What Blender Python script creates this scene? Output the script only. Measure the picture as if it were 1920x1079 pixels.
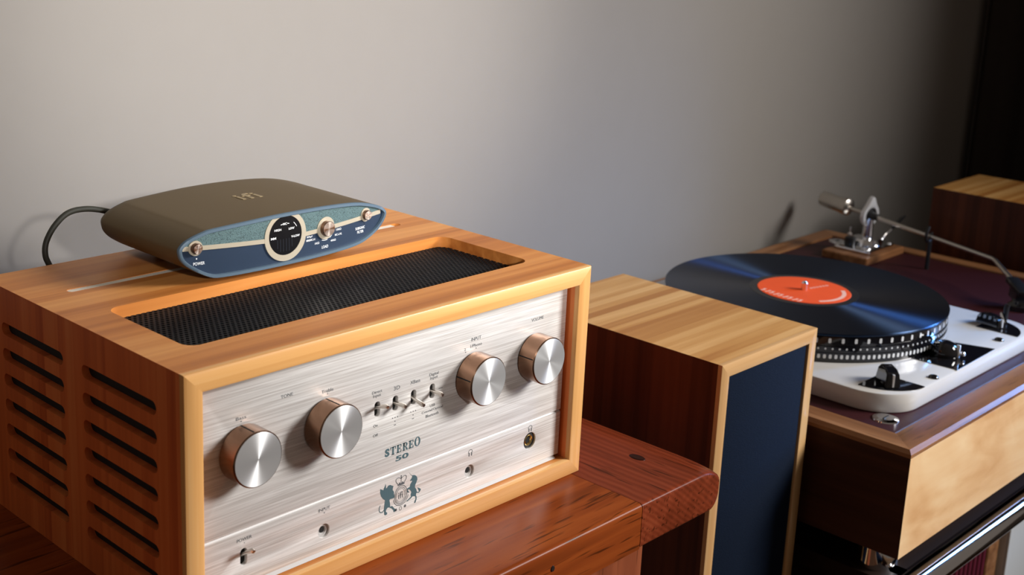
import bpy, bmesh, math, random
from mathutils import Vector, Matrix
random.seed(7)
for o in list(bpy.data.objects): bpy.data.objects.remove(o)
SC = bpy.context.scene
COL = SC.collection
Z0 = 0.907            # height of the amplifier's top front edge above the floor (all numbers below are measured from that edge)

# ------------------------------------------------------------------ camera
def axes(yaw, pitch, roll):
    f = Vector((math.sin(yaw)*math.cos(pitch), math.cos(yaw)*math.cos(pitch), -math.sin(pitch)))
    r = Vector((math.cos(yaw), -math.sin(yaw), 0)); u = r.cross(f)
    c, s = math.cos(roll), math.sin(roll)
    return c*r+s*u, -s*r+c*u, f
R_, U_, F_ = axes(0.78531519, 0.24501109, 0.03377261)
cam = bpy.data.cameras.new('camera'); camo = bpy.data.objects.new('camera', cam); COL.objects.link(camo)
M = Matrix.Identity(4)
for i, v in enumerate((R_, U_, -F_)):
    for j in range(3): M[j][i] = v[j]
M.translation = Vector((-0.35919893, -0.54636142, 0.24872228+Z0))
camo.matrix_world = M
cam.sensor_width = 36; cam.lens = 2430.1187/1920*36
cam.shift_x = (960-825.611)/1920; cam.shift_y = -(539.5-415.566)/1920
cam.clip_start = .01; cam.dof.use_dof = True; cam.dof.focus_distance = .88; cam.dof.aperture_fstop = 13
SC.camera = camo
SC.view_settings.view_transform = 'Standard'; SC.view_settings.look = 'None'
SC.view_settings.exposure = 0; SC.view_settings.gamma = 1; SC.view_settings.use_curve_mapping = False

# ------------------------------------------------------------------ light
w = bpy.data.worlds.new('world'); SC.world = w; w.use_nodes = True
bg = w.node_tree.nodes['Background']; bg.inputs[0].default_value = (1, .82, .68, 1); bg.inputs[1].default_value = .12
def area(name, loc, target, sx, sy, power, color, spread):
    l = bpy.data.lights.new(name, 'AREA'); l.shape = 'RECTANGLE'; l.size = sx; l.size_y = sy
    l.energy = power; l.color = color; l.spread = math.radians(spread)
    o = bpy.data.objects.new(name, l); COL.objects.link(o)
    o.location = Vector(loc)+Vector((0, 0, Z0))
    o.rotation_euler = (Vector(target)-Vector(loc)).to_track_quat('-Z', 'Y').to_euler()
    return o
area('window_light', (1.80, -1.40, .84), (-.16, .38, -.10), .62, .6, 14.8, (1, .97, .94), 78)
sl_ = bpy.data.lights.new('fill_spot', 'SPOT'); sl_.energy = 250; sl_.color = (1, .98, .96); sl_.spot_size = math.radians(19.5); sl_.spot_blend = 1; sl_.shadow_soft_size = .06  # added spot behind the camera: brightens the wall patch and fills the front
slo = bpy.data.objects.new('fill_spot', sl_); COL.objects.link(slo); slo.location = (-.45, -1.70, .60+Z0)
slo.rotation_euler = (Vector((.37, .38, .165))-Vector((-.45, -1.70, .60))).to_track_quat('-Z', 'Y').to_euler()
area('sky_gap_light', (1.78, -.40, .22), (.88, .10, -.16), .10, .45, .9, (.16, .42, 1), 40)

# ------------------------------------------------------------------ helpers: shapes
def box(bm, lo, hi, bev=0, seg=1):
    r = bmesh.ops.create_cube(bm, size=1)
    for v in r['verts']:
        v.co = Vector([lo[i]+(v.co[i]+.5)*(hi[i]-lo[i]) for i in range(3)])
    if bev:
        es = list({e for v in r['verts'] for e in v.link_edges})
        bmesh.ops.bevel(bm, geom=es, offset=bev, segments=seg, affect='EDGES', profile=.5)
    return bm
def BX(lo, hi, bev=0, seg=1): return box(bmesh.new(), lo, hi, bev, seg)
def lathe(prof, c, axis='z', n=48, bm=None):
    """revolve (radius, height) pairs about an axis through c; closed where the radius is 0"""
    bm = bm or bmesh.new(); rings = []
    def pt(r, h, t):
        a, b = r*math.cos(t), r*math.sin(t)
        p = {'z': (a, b, h), 'y': (a, -h, b), 'x': (h, a, b)}[axis]
        return Vector(p)+Vector(c)
    for r, h in prof:
        if r < 1e-7: rings.append([bm.verts.new(pt(0, h, 0))])
        else: rings.append([bm.verts.new(pt(r, h, 2*math.pi*k/n)) for k in range(n)])
    for a, b in zip(rings, rings[1:]):
        for k in range(n):
            k2 = (k+1) % n
            if len(a) == 1 and len(b) == 1: break
            if len(a) == 1: bm.faces.new((a[0], b[k], b[k2]))
            elif len(b) == 1: bm.faces.new((a[k], a[k2], b[0]))
            else: bm.faces.new((a[k], a[k2], b[k2], b[k]))
    bmesh.ops.recalc_face_normals(bm, faces=bm.faces)
    return bm
def smooth_path(pts, k=6):
    P = [Vector(p) for p in pts]; out = []
    for i in range(len(P)-1):
        p0 = P[i-1] if i else P[0]*2-P[1]; p1, p2 = P[i], P[i+1]
        p3 = P[i+2] if i+2 < len(P) else P[-1]*2-P[-2]
        for j in range(k):
            t = j/k
            out.append(.5*((2*p1)+(p2-p0)*t+(2*p0-5*p1+4*p2-p3)*t*t+(3*p1-p0-3*p2+p3)*t**3))
    return out+[P[-1]]
def tube(path, r, n=12, bm=None, flat=1.0):
    bm = bm or bmesh.new(); P = [Vector(p) for p in path]; rings = []
    rr = r if isinstance(r, (list, tuple)) else [r]*len(P)
    up = Vector((0, 0, 1))
    for i, p in enumerate(P):
        t = (P[min(i+1, len(P)-1)]-P[max(i-1, 0)]).normalized()
        if abs(t.dot(up)) > .97: up = Vector((0, 1, 0)) if abs(t.y) < .9 else Vector((1, 0, 0))
        a = t.cross(up).normalized(); b = a.cross(t).normalized(); up = b
        rings.append([bm.verts.new(p+rr[i]*(math.cos(2*math.pi*k/n)*a+flat*math.sin(2*math.pi*k/n)*b)) for k in range(n)])
    for x, y in zip(rings, rings[1:]):
        for k in range(n): bm.faces.new((x[k], x[(k+1) % n], y[(k+1) % n], y[k]))
    bm.faces.new(rings[0][::-1]); bm.faces.new(rings[-1])
    bmesh.ops.recalc_face_normals(bm, faces=bm.faces)
    return bm
def rrect(x0, y0, x1, y1, r, n=6):
    rs = r if isinstance(r, (list, tuple)) else [r]*4      # order: x1y1, x0y1, x0y0, x1y0
    out = []
    for (cx, cy, a0), q in zip(((x1, y1, 0), (x0, y1, 90), (x0, y0, 180), (x1, y0, 270)), rs):
        sx = -1 if cx == x1 else 1; sy = -1 if cy == y1 else 1
        for k in range(n+1):
            a = math.radians(a0+90*k/n)
            out.append((cx+sx*q+q*math.cos(a), cy+sy*q+q*math.sin(a)))
    return out
def circ(cx, cy, r, n=32, ry=None):
    return [(cx+r*math.cos(2*math.pi*k/n), cy+(ry or r)*math.sin(2*math.pi*k/n)) for k in range(n)]
def from_obj(o):
    COL.objects.link(o)
    dg = bpy.context.evaluated_depsgraph_get()
    me = bpy.data.meshes.new_from_object(o.evaluated_get(dg))
    bm = bmesh.new(); bm.from_mesh(me)
    bpy.data.meshes.remove(me); d = o.data; bpy.data.objects.remove(o); bpy.data.curves.remove(d)
    return bm
def plate(outer, holes, th, bev=0):
    """flat plate in the xy plane, z 0..th, with holes cut through it"""
    cu = bpy.data.curves.new('t', 'CURVE'); cu.dimensions = '2D'; cu.fill_mode = 'BOTH'
    cu.extrude = th/2-bev; cu.bevel_depth = bev; cu.bevel_resolution = 1; cu.offset = -bev
    for loop in [outer]+list(holes):
        s = cu.splines.new('POLY'); s.points.add(len(loop)-1); s.use_cyclic_u = True
        for p, q in zip(s.points, loop): p.co = (q[0], q[1], 0, 1)
    bm = from_obj(bpy.data.objects.new('t', cu))
    for v in bm.verts: v.co.z += th/2
    bmesh.ops.remove_doubles(bm, verts=bm.verts, dist=1e-6)
    return bm
def remap(bm, f):
    for v in bm.verts: v.co = Vector(f(*v.co))
    bmesh.ops.recalc_face_normals(bm, faces=bm.faces)
    return bm
def front(bm, y):          # plate drawn in (x, z), its face towards the viewer at depth y
    return remap(bm, lambda u, v, q: (u, y-q, v))
def bevel_edges(bm, pred, wd, seg=2):
    es = [e for e in bm.edges if pred(e.verts[0].co, e.verts[1].co)]
    if es: bmesh.ops.bevel(bm, geom=es, offset=wd, segments=seg, affect='EDGES', profile=.5)
    return bm
def text2d(s, wd, h, cx, cy, bold=0, shear=0, th=.00012, al='CENTER'):
    cu = bpy.data.curves.new('t', 'FONT'); cu.body = s; cu.size = 1; cu.offset = bold; cu.shear = shear
    cu.extrude = .5; cu.align_x = al; cu.resolution_u = 3; cu.space_line = .9
    bm = from_obj(bpy.data.objects.new('t', cu))
    xs = [v.co.x for v in bm.verts]; ys = [v.co.y for v in bm.verts]
    sx = wd/(max(xs)-min(xs)); sy = h/(max(ys)-min(ys)); mx = (max(xs)+min(xs))/2; my = (max(ys)+min(ys))/2
    for v in bm.verts: v.co = Vector((cx+(v.co.x-mx)*sx, cy+(v.co.y-my)*sy, (v.co.z+.5)*th))
    return bm
def join(*bms):
    out = bms[0]
    for b in bms[1:]:
        me = bpy.data.meshes.new('j'); b.to_mesh(me); b.free(); out.from_mesh(me); bpy.data.meshes.remove(me)
    return out

def inset(pts, d):
    out = []; n = len(pts)
    for i in range(n):
        a, b = pts[i-1], pts[(i+1) % n]; L = math.hypot(b[0]-a[0], b[1]-a[1]) or 1
        sg = SGN(pts)
        out.append((pts[i][0]+sg*(b[1]-a[1])/L*d, pts[i][1]-sg*(b[0]-a[0])/L*d))
    return out
def SGN(p): return 1 if sum(p[i-1][0]*p[i][1]-p[i][0]*p[i-1][1] for i in range(len(p))) < 0 else -1
def loft(rings):
    bm = bmesh.new(); V = [[bm.verts.new(p) for p in r] for r in rings]; n = len(V[0])
    for a, b in zip(V, V[1:]):
        for k in range(n): bm.faces.new((a[k], a[(k+1) % n], b[(k+1) % n], b[k]))
    return bm, V
# ------------------------------------------------------------------ helpers: objects
ORI = {}
def thing(name, label, cat, loc, group=None, kind=None):
    o = bpy.data.objects.new(name, None); COL.objects.link(o)
    o.empty_display_size = .02
    o.location = Vector(loc)+Vector((0, 0, Z0)); ORI[o] = Vector(loc)
    if label: o['label'] = label
    if cat: o['category'] = cat
    if group: o['group'] = group
    if kind: o['kind'] = kind
    return o
def part(name, bm, m, parent=None, label=None, kind=None, smooth=30, cat=None, group=None):
    org = ORI[parent] if parent is not None else None
    if org is None:
        lo = [min(v.co[i] for v in bm.verts) for i in range(3)]; hi = [max(v.co[i] for v in bm.verts) for i in range(3)]
        org = Vector(((lo[0]+hi[0])/2, (lo[1]+hi[1])/2, lo[2]))
    for v in bm.verts: v.co -= org
    me = bpy.data.meshes.new(name); bm.to_mesh(me); bm.free()
    for p in me.polygons: p.use_smooth = True
    me.set_sharp_from_angle(angle=math.radians(smooth))
    me.materials.append(m)
    o = bpy.data.objects.new(name, me); COL.objects.link(o); ORI[o] = org
    if parent is not None: o.parent = parent
    else: o.location = org+Vector((0, 0, Z0))
    if label: o['label'] = label
    if kind: o['kind'] = kind
    if cat: o['category'] = cat
    if group: o['group'] = group
    return o
def copy_tree(o, parent=None):
    c = o.copy(); COL.objects.link(c); ORI[c] = ORI.get(o, Vector())
    if parent is not None: c.parent = parent
    for ch in list(o.children): copy_tree(ch, c)
    return c

# ------------------------------------------------------------------ materials
class N:
    def __init__(s, name):
        s.m = bpy.data.materials.new(name); s.m.use_nodes = True; s.t = s.m.node_tree
        s.b = s.t.nodes['Principled BSDF']
    def n(s, t, **k):
        x = s.t.nodes.new('ShaderNode'+t)
        for a, v in k.items(): setattr(x, a, v)
        return x
    def l(s, a, b): s.t.links.new(a, b)
    def set(s, **k):
        for a, v in k.items():
            s.b.inputs[a.replace('_', ' ')].default_value = v
        return s
def rgb(r, g, b):
    f = lambda c: ((c/255+.055)/1.055)**2.4 if c > 10 else c/255/12.92
    return (f(r), f(g), f(b), 1)
def plain(name, c, rough=.5, metal=0, noise=0, scale=300, bump=0, **k):
    x = N(name); x.set(Base_Color=c, Roughness=rough, Metallic=metal, **k)
    if noise or bump:
        tc = x.n('TexCoord'); nz = x.n('TexNoise'); nz.inputs['Scale'].default_value = scale; nz.inputs['Detail'].default_value = 3
        x.l(tc.outputs['Object'], nz.inputs['Vector'])
        if noise:
            mp = x.n('MapRange'); mp.inputs[3].default_value = 1-noise; mp.inputs[4].default_value = 1+noise
            x.l(nz.outputs['Fac'], mp.inputs[0])
            mx = x.n('Mix', data_type='RGBA', blend_type='MULTIPLY'); mx.inputs[0].default_value = 1
            mx.inputs[6].default_value = c; x.l(mp.outputs[0], mx.inputs[7]); x.l(mx.outputs[2], x.b.inputs['Base Color'])
        if bump:
            bp = x.n('Bump'); bp.inputs['Strength'].default_value = bump; bp.inputs['Distance'].default_value = .0005
            x.l(nz.outputs['Fac'], bp.inputs['Height']); x.l(bp.outputs[0], x.b.inputs['Normal'])
    return x.m
def wood(name, grain, cols, cross=None, strip=.012, svar=.25, fine=110, along=3.5, rough=.38, pores=0, pore_col=(.02, .006, .002, 1), bump=.12, ring=None, warp=.4, spec=.25):
    """procedural timber; grain = axis of the fibres, cross = axis across which glued strips alternate"""
    x = N(name); x.set(Roughness=rough, Specular_IOR_Level=spec)
    tc = x.n('TexCoord')
    def noise(sc_along, sc_cross, detail, dist, seed=0):
        mp = x.n('Mapping'); v = [sc_cross]*3; v['xyz'.index(grain)] = sc_along
        mp.inputs['Scale'].default_value = v; mp.inputs['Location'].default_value = (seed, seed*1.7, seed*.6)
        nz = x.n('TexNoise'); nz.inputs['Scale'].default_value = 1; nz.inputs['Detail'].default_value = detail
        nz.inputs['Distortion'].default_value = dist
        x.l(tc.outputs['Object'], mp.inputs[0]); x.l(mp.outputs[0], nz.inputs['Vector']); return nz.outputs['Fac']
    a = noise(along, fine, 5, warp)
    b = noise(along*.6, fine*.22, 3, warp*1.5, 3.3)
    ad = x.n('Math', operation='ADD'); x.l(a, ad.inputs[0]); x.l(b, ad.inputs[1])
    hf = x.n('Math', operation='MULTIPLY'); hf.inputs[1].default_value = .5; x.l(ad.outputs[0], hf.inputs[0])
    fac = hf.outputs[0]
    if cross:
        sp = x.n('SeparateXYZ'); x.l(tc.outputs['Object'], sp.inputs[0])
        mu = x.n('Math', operation='DIVIDE'); mu.inputs[1].default_value = strip; x.l(sp.outputs['XYZ'.index(cross.upper())], mu.inputs[0])
        fl = x.n('Math', operation='FLOOR'); x.l(mu.outputs[0], fl.inputs[0])
        wn = x.n('TexWhiteNoise', noise_dimensions='1D'); x.l(fl.outputs[0], wn.inputs['W'])
        s2 = x.n('MapRange'); s2.inputs[3].default_value = -svar/2; s2.inputs[4].default_value = svar/2; x.l(wn.outputs['Value'], s2.inputs[0])
        a2 = x.n('Math', operation='ADD'); x.l(fac, a2.inputs[0]); x.l(s2.outputs[0], a2.inputs[1]); fac = a2.outputs[0]
    if ring:
        mp = x.n('Mapping'); mp.inputs['Location'].default_value = ring[1]
        wv = x.n('TexWave', wave_type='RINGS', rings_direction=grain.upper()); wv.inputs['Scale'].default_value = ring[0]
        wv.inputs['Distortion'].default_value = 2.2; wv.inputs['Detail'].default_value = 2; wv.inputs['Detail Scale'].default_value = .5
        x.l(tc.outputs['Object'], mp.inputs[0]); x.l(mp.outputs[0], wv.inputs['Vector'])
        s3 = x.n('MapRange'); s3.inputs[3].default_value = -.065; s3.inputs[4].default_value = .065; x.l(wv.outputs['Fac'], s3.inputs[0])
        a3 = x.n('Math', operation='ADD'); x.l(fac, a3.inputs[0]); x.l(s3.outputs[0], a3.inputs[1]); fac = a3.outputs[0]
    rp = x.n('ValToRGB'); e = rp.color_ramp.elements
    e[0].position = .30; e[0].color = cols[0]; e[1].position = .70; e[1].color = cols[2]
    m = rp.color_ramp.elements.new(.5); m.color = cols[1]
    x.l(fac, rp.inputs[0]); col = rp.outputs[0]
    if pores:
        p = noise(along*5, fine*3.2, 2, .2, 9.1)
        r2 = x.n('ValToRGB'); r2.color_ramp.elements[0].position = .60; r2.color_ramp.elements[1].position = .68
        r2.color_ramp.elements[0].color = (0, 0, 0, 1); r2.color_ramp.elements[1].color = (pores, pores, pores, 1)
        x.l(p, r2.inputs[0])
        mx = x.n('Mix', data_type='RGBA'); x.l(r2.outputs[0], mx.inputs[0]); x.l(col, mx.inputs[6]); mx.inputs[7].default_value = pore_col
        col = mx.outputs[2]
    x.l(col, x.b.inputs['Base Color'])
    if bump:
        bp = x.n('Bump'); bp.inputs['Strength'].default_value = bump; bp.inputs['Distance'].default_value = .0004
        x.l(fac, bp.inputs['Height']); x.l(bp.outputs[0], x.b.inputs['Normal'])
    return x.m
def brushed(name, c0, c1, rough=.38, metal=.8, axis='x'):
    x = N(name); x.set(Metallic=metal, Roughness=rough)
    tc = x.n('TexCoord'); mp = x.n('Mapping'); v = [1300]*3; v['xyz'.index(axis)] = 22; mp.inputs['Scale'].default_value = v
    nz = x.n('TexNoise'); nz.inputs['Scale'].default_value = 1; nz.inputs['Detail'].default_value = 4
    x.l(tc.outputs['Object'], mp.inputs[0]); x.l(mp.outputs[0], nz.inputs['Vector'])
    rp = x.n('ValToRGB'); rp.color_ramp.elements[0].position = .3; rp.color_ramp.elements[1].position = .7
    rp.color_ramp.elements[0].color = c0; rp.color_ramp.elements[1].color = c1
    x.l(nz.outputs['Fac'], rp.inputs[0]); x.l(rp.outputs[0], x.b.inputs['Base Color'])
    rr = x.n('MapRange'); rr.inputs[3].default_value = rough-.1; rr.inputs[4].default_value = rough+.12
    x.l(nz.outputs['Fac'], rr.inputs[0]); x.l(rr.outputs[0], x.b.inputs['Roughness'])
    bp = x.n('Bump'); bp.inputs['Strength'].default_value = .25; bp.inputs['Distance'].default_value = .0002
    x.l(nz.outputs['Fac'], bp.inputs['Height']); x.l(bp.outputs[0], x.b.inputs['Normal'])
    return x.m
def spun(name, c, rough, aniso, axis, metal=1, spec=.5, rot=.25):
    x = N(name); x.set(Anisotropic_Rotation=rot, Base_Color=c, Metallic=metal, Roughness=rough, Anisotropic=aniso, Specular_IOR_Level=spec)
    tg = x.n('Tangent', direction_type='RADIAL', axis=axis); x.l(tg.outputs[0], x.b.inputs['Tangent'])
    return x.m

BAM = (rgb(178, 104, 46), rgb(210, 134, 66), rgb(230, 160, 90))
BAM2 = (rgb(176, 118, 60), rgb(200, 146, 82), rgb(222, 174, 112))
m_bam_x = wood('bamboo_top', 'x', BAM, 'y', .011, .22)
m_bam_z = wood('bamboo_side', 'z', BAM, 'y', .009, .22)
m_bam_fx = wood('bamboo_front_rail', 'x', (rgb(208, 146, 82), rgb(230, 174, 108), rgb(240, 196, 136)), 'z', .006, .15, rough=.26, spec=.4, bump=.04)
m_bam_fz = wood('bamboo_front_stile', 'z', (rgb(208, 146, 82), rgb(230, 174, 108), rgb(240, 196, 136)), 'x', .006, .15, rough=.26, spec=.4, bump=.04)
m_spf_x = wood('speaker_front_rail', 'x', (rgb(184, 138, 88), rgb(202, 158, 106), rgb(214, 176, 126)), 'z', .006, .15, rough=.26, spec=.4, bump=.04)
m_spf_z = wood('speaker_front_stile', 'z', (rgb(184, 138, 88), rgb(202, 158, 106), rgb(214, 176, 126)), 'x', .006, .15, rough=.26, spec=.4, bump=.04)
m_sp_x = wood('bamboo_speaker_top', 'x', BAM2, 'y', .0095, .34)
m_sp_z = wood('bamboo_speaker_side', 'z', BAM2, 'y', .010, .22)
OAK = (rgb(90, 40, 16), rgb(130, 60, 24), rgb(160, 82, 34))
m_bam_side = wood('bamboo_side_red', 'z', (rgb(196, 94, 48), rgb(226, 120, 62), rgb(240, 144, 82)), 'y', .009, .25)  # redder bamboo: warm bounce light on the sides put into the colour
m_sp_side = wood('speaker_side_shade', 'z', (rgb(62, 30, 18), rgb(82, 42, 26), rgb(102, 54, 34)), 'y', .010, .25)  # same bamboo darkened for the unlit sides; shade put into the colour
m_oak = wood('oak_planks', 'x', OAK, None, fine=90, along=4, rough=.27, pores=.7, bump=.03, spec=.06)
OAK2 = (rgb(92, 38, 20), rgb(116, 50, 28), rgb(136, 64, 38))
m_oak_end = wood('oak_end_board', 'y', OAK2, None, fine=90, along=4, rough=.27, pores=.65, bump=.03, spec=.06, ring=(78, (-.02, 0, -.07)))
m_oak_leg = wood('oak_leg', 'z', (rgb(112, 56, 34), rgb(140, 74, 46), rgb(158, 90, 58)), None, fine=90, pores=.5)
WAL = (rgb(96, 60, 36), rgb(138, 94, 60), rgb(168, 122, 84))
m_wal_x = wood('walnut_long', 'x', WAL, None, fine=100, along=4, pores=.4, rough=.32, spec=.12, bump=.05)
m_wal_y = wood('walnut_cross', 'y', WAL, None, fine=100, along=4, pores=.4, rough=.4)
m_honey = wood('honey_veneer', 'x', (rgb(206, 152, 98), rgb(228, 184, 132), rgb(240, 206, 158)), None, fine=26, along=7, warp=1.8, pores=0, rough=.42)
m_ply_shade = wood('plinth_side_shade', 'y', (rgb(50, 28, 18), rgb(68, 40, 26), rgb(86, 52, 34)), None, rough=.5)  # sides darker than the front board: their shade is painted in
m_dark_wood = wood('dark_stained_wood', 'x', (rgb(22, 13, 8), rgb(30, 18, 11), rgb(40, 24, 15)), None, rough=.6)
m_plate = brushed('brushed_aluminium', (.64, .61, .58, 1), (.93, .92, .90, 1), .42, .28)
m_groove = plain('polished_aluminium', (.58, .565, .55, 1), .5, .2, Specular_IOR_Level=.2)
m_face = spun('spun_aluminium', (.80, .81, .81, 1), .46, .85, 'Y', .7)
m_bronze = plain('bronze_knob_side', (.27, .155, .10, 1), .24, .95)
m_dark_bronze = plain('dark_bronze', (.16, .09, .06, 1), .32, .9)
m_chrome = plain('chrome', (.86, .87, .90, 1), .07, 1)
m_steel = plain('satin_steel', (.62, .58, .53, 1), .28, 1)
m_black = plain('black_plastic', (.010, .010, .011, 1), .32)
m_gloss = plain('gloss_black', (.006, .006, .008, 1), .06, 0, Coat_Weight=.6)
m_display = plain('display_black', (.006, .006, .007, 1), .3, 0, Specular_IOR_Level=.15)
m_hole = plain('dark_hollow', (.004, .004, .004, 1), .7)
m_mesh = plain('black_perforated_steel', (.008, .009, .011, 1), .5, 0, Specular_IOR_Level=.12)
m_chassis = plain('dark_chassis', (.008, .008, .008, 1), .7)
m_print = plain('grey_print', (.10, .11, .12, 1), .6)
m_teal_print = plain('teal_print', rgb(74, 102, 110), .55)
m_white_print = plain('white_print', (.85, .87, .88, 1), .5)
m_felt = plain('cream_felt', (.88, .80, .68, 1), .9, 0, .15, 900, .4)
m_brass = plain('brass', (.80, .60, .25, 1), .25, 1)
m_body = plain('bronze_anodised_shell', rgb(96, 78, 48), .55, .2, .06, 1500, .05)
m_rim = plain('blue_grey_rim', rgb(86, 106, 122), .5, .1, .05, 1500)
m_navy = plain('navy_face', rgb(25, 45, 68), .5, .05, .06, 400)
m_gold = plain('champagne_metal', (.52, .46, .35, 1), .42, .35, .04, 1500)
m_cloth = plain('navy_black_grille_cloth', rgb(12, 23, 40), .9, 0, .6, 1300, .8, Specular_IOR_Level=.1)
m_cream = plain('cream_enamel', rgb(214, 212, 208), .22, 0, Coat_Weight=.12, Coat_Roughness=.05)
m_maroon = plain('maroon_leather', rgb(54, 17, 23), .5, 0, .12, 220, .15, Specular_IOR_Level=.3)
m_dot = plain('polished_dot', (.85, .87, .88, 1), .3, .2)
m_label = plain('orange_label', rgb(240, 88, 40), .7, 0, .05, 60, Specular_IOR_Level=.1)
m_label_print = plain('pale_label_print', rgb(246, 186, 158), .6)
m_cable = plain('dark_cable', rgb(52, 52, 44), .55)
m_wall = plain('taupe_paint', rgb(137, 132, 126), .85, 0, .02, 40, .06)
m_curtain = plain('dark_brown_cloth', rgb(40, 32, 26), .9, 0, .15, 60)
m_floor = wood('floor_boards', 'x', (rgb(60, 36, 22), rgb(84, 52, 32), rgb(104, 68, 42)), 'y', .09, .3)
m_white = plain('white_paint', rgb(206, 208, 206), .5)
m_groovevinyl = spun('vinyl', (.004, .004, .005, 1), .33, 1.0, 'Z', 0, .8)
m_groovevinyl.node_tree.nodes['Principled BSDF'].inputs['Specular Tint'].default_value = (.16, .42, 1, 1)  # blue sky reflection put into the vinyl's specular colour
m_vinyl_plain = plain('vinyl_smooth', (.010, .010, .011, 1), .3)
m_rib = plain('maroon_ribs', rgb(98, 26, 46), .45)
def leather():
    x = N('teal_leather'); x.set(Roughness=.5)
    tc = x.n('TexCoord'); vo = x.n('TexVoronoi'); vo.inputs['Scale'].default_value = 1400; vo.feature = 'DISTANCE_TO_EDGE'
    x.l(tc.outputs['Object'], vo.inputs['Vector'])
    rp = x.n('ValToRGB'); rp.color_ramp.elements[0].position = .02; rp.color_ramp.elements[1].position = .22
    rp.color_ramp.elements[0].color = rgb(44, 64, 66); rp.color_ramp.elements[1].color = rgb(98, 126, 128)
    x.l(vo.outputs['Distance'], rp.inputs[0]); x.l(rp.outputs[0], x.b.inputs['Base Color'])
    bp = x.n('Bump'); bp.inputs['Strength'].default_value = .6; bp.inputs['Distance'].default_value = .0003
    x.l(vo.outputs['Distance'], bp.inputs['Height']); x.l(bp.outputs[0], x.b.inputs['Normal'])
    return x.m
m_leather = leather()

# ------------------------------------------------------------------ setting
def struct(name, bm, m, label=None):
    return part(name, bm, m, None, label, 'structure')
struct('floor', BX((-2.2, -2.6, -Z0-.03), (1.95, .46, -Z0)), m_floor, 'dark wooden floor under the furniture')
struct('wall_back', BX((-2.2, .38, -Z0), (1.95, .46, 1.6)), m_wall, 'plain taupe painted wall behind the equipment')
wr = plate([(-.62, -Z0), (.38, -Z0), (.38, 1.6), (-.62, 1.6)], [rrect(-.50, -.12, -.30, .95, .001, 1)], .08)
struct('wall_right', remap(wr, lambda u, v, q: (1.86+q, u, v)), m_wall, 'shaded side wall at the right end of the room')
# dark curtain in the corner
def curtain():
    bm = bmesh.new(); n = 70; A = []; 
    for k in range(n+1):
        y = -.26+.625*k/n; x = 1.835+.011*math.sin(k*.62)+.004*math.sin(k*1.7)
        A.append((x, y))
    rows = [[bm.verts.new((x+d, y, z)) for x, y in A] for d, z in ((0, -Z0+.02), (0, 1.5), (.004, 1.5), (.004, -Z0+.02))]
    for i in range(4):
        a, b = rows[i], rows[(i+1) % 4]
        for k in range(n): bm.faces.new((a[k], a[k+1], b[k+1], b[k]))
    for k in (0, n): bm.faces.new([r[k] for r in rows])
    bmesh.ops.recalc_face_normals(bm, faces=bm.faces); return bm
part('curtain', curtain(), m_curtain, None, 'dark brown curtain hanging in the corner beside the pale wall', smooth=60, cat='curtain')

# ------------------------------------------------------------------ table
TZ = -.1571
tb = thing('table', 'reddish oak table with a thick end board under the stereo amplifier', 'table', (-.15, .15, -Z0))
ys = (-.0642, .080, .224, .372)
for a, b in zip(ys, ys[1:]):
    p = BX((-.75, a+.0002, TZ-.0345), (.3318, b-.0002, TZ))
    bevel_edges(p, lambda u, v: abs(u.x-v.x) > .5 and u.z > TZ-.001 and v.z > TZ-.001, .0036 if a < 0 else .0006, 4)
    part('plank', p, m_oak, tb)
prof = [(.3322, TZ-.0345), (.3322, TZ)]
for k in range(9):
    a = math.radians(90-90*k/8); prof.append((.437-.034+.034*math.cos(a), TZ-.013+.013*math.sin(a)))
for k in range(7):
    a = math.radians(-90*k/6); prof.append((.437-.012+.012*math.cos(a), TZ-.0345+.014+.014*math.sin(a)))
def end_ring(y, d):
    pts = inset(prof, d) if d else prof; k = max(0, 1-(y+.0642)/.040); out = []
    for (x, z), (xo, zo) in zip(pts, prof):
        x = .3322 if xo < .333 else x
        s_ = min(1, max(0, (x-.385)/.045))
        out.append((x-.009*s_*(1-math.sqrt(max(0, 1-k*k*.97))), y, z))
    return out
rr_ = .0034; er = [end_ring(-.0642+rr_*(1-math.sin(math.radians(q))), rr_*(1-math.cos(math.radians(q)))) for q in (90, 67, 45, 22, 0)]
er += [end_ring(-.0642+q, 0) for q in (.006, .010, .015, .021, .028, .040, .372+.0642)]
eb, EV = loft(er); eb.faces.new(EV[0]); eb.faces.new(EV[-1][::-1]); bmesh.ops.recalc_face_normals(eb, faces=eb.faces)
part('end_board', eb, m_oak_end, tb, 'redder cross-grain end board')
for x0 in (.280, -.74):
    for y0 in (-.056, .30):
        part('leg', BX((x0, y0, -Z0), (x0+.069, y0+.066, TZ-.0346), .002), m_oak_leg, tb)
kn = lathe([(0, .0004), (.0035, .0004), (.006, .00055), (.0075, .0002), (.008, -.0005)], (.3926, -.0134, TZ), n=20)
remap(kn, lambda x, y, z: (.3926+(x-.3926)*.55, -.0134+(y+.0134)*.9, z))
part('knot', kn, plain('wood_knot', rgb(44, 18, 10), .35, Specular_IOR_Level=.1), tb, 'dark knot with a chipped edge')
kn2 = remap(lathe([(0, .0003), (.0016, .0003), (.0019, -.0004)], (0, 0, 0), n=12), lambda x, y, z: (.2369+x, -.0642-z, -.1719+y*1.2))
part('knot', kn2, plain('wood_knot_dark', rgb(30, 14, 8), .5), tb)

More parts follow.
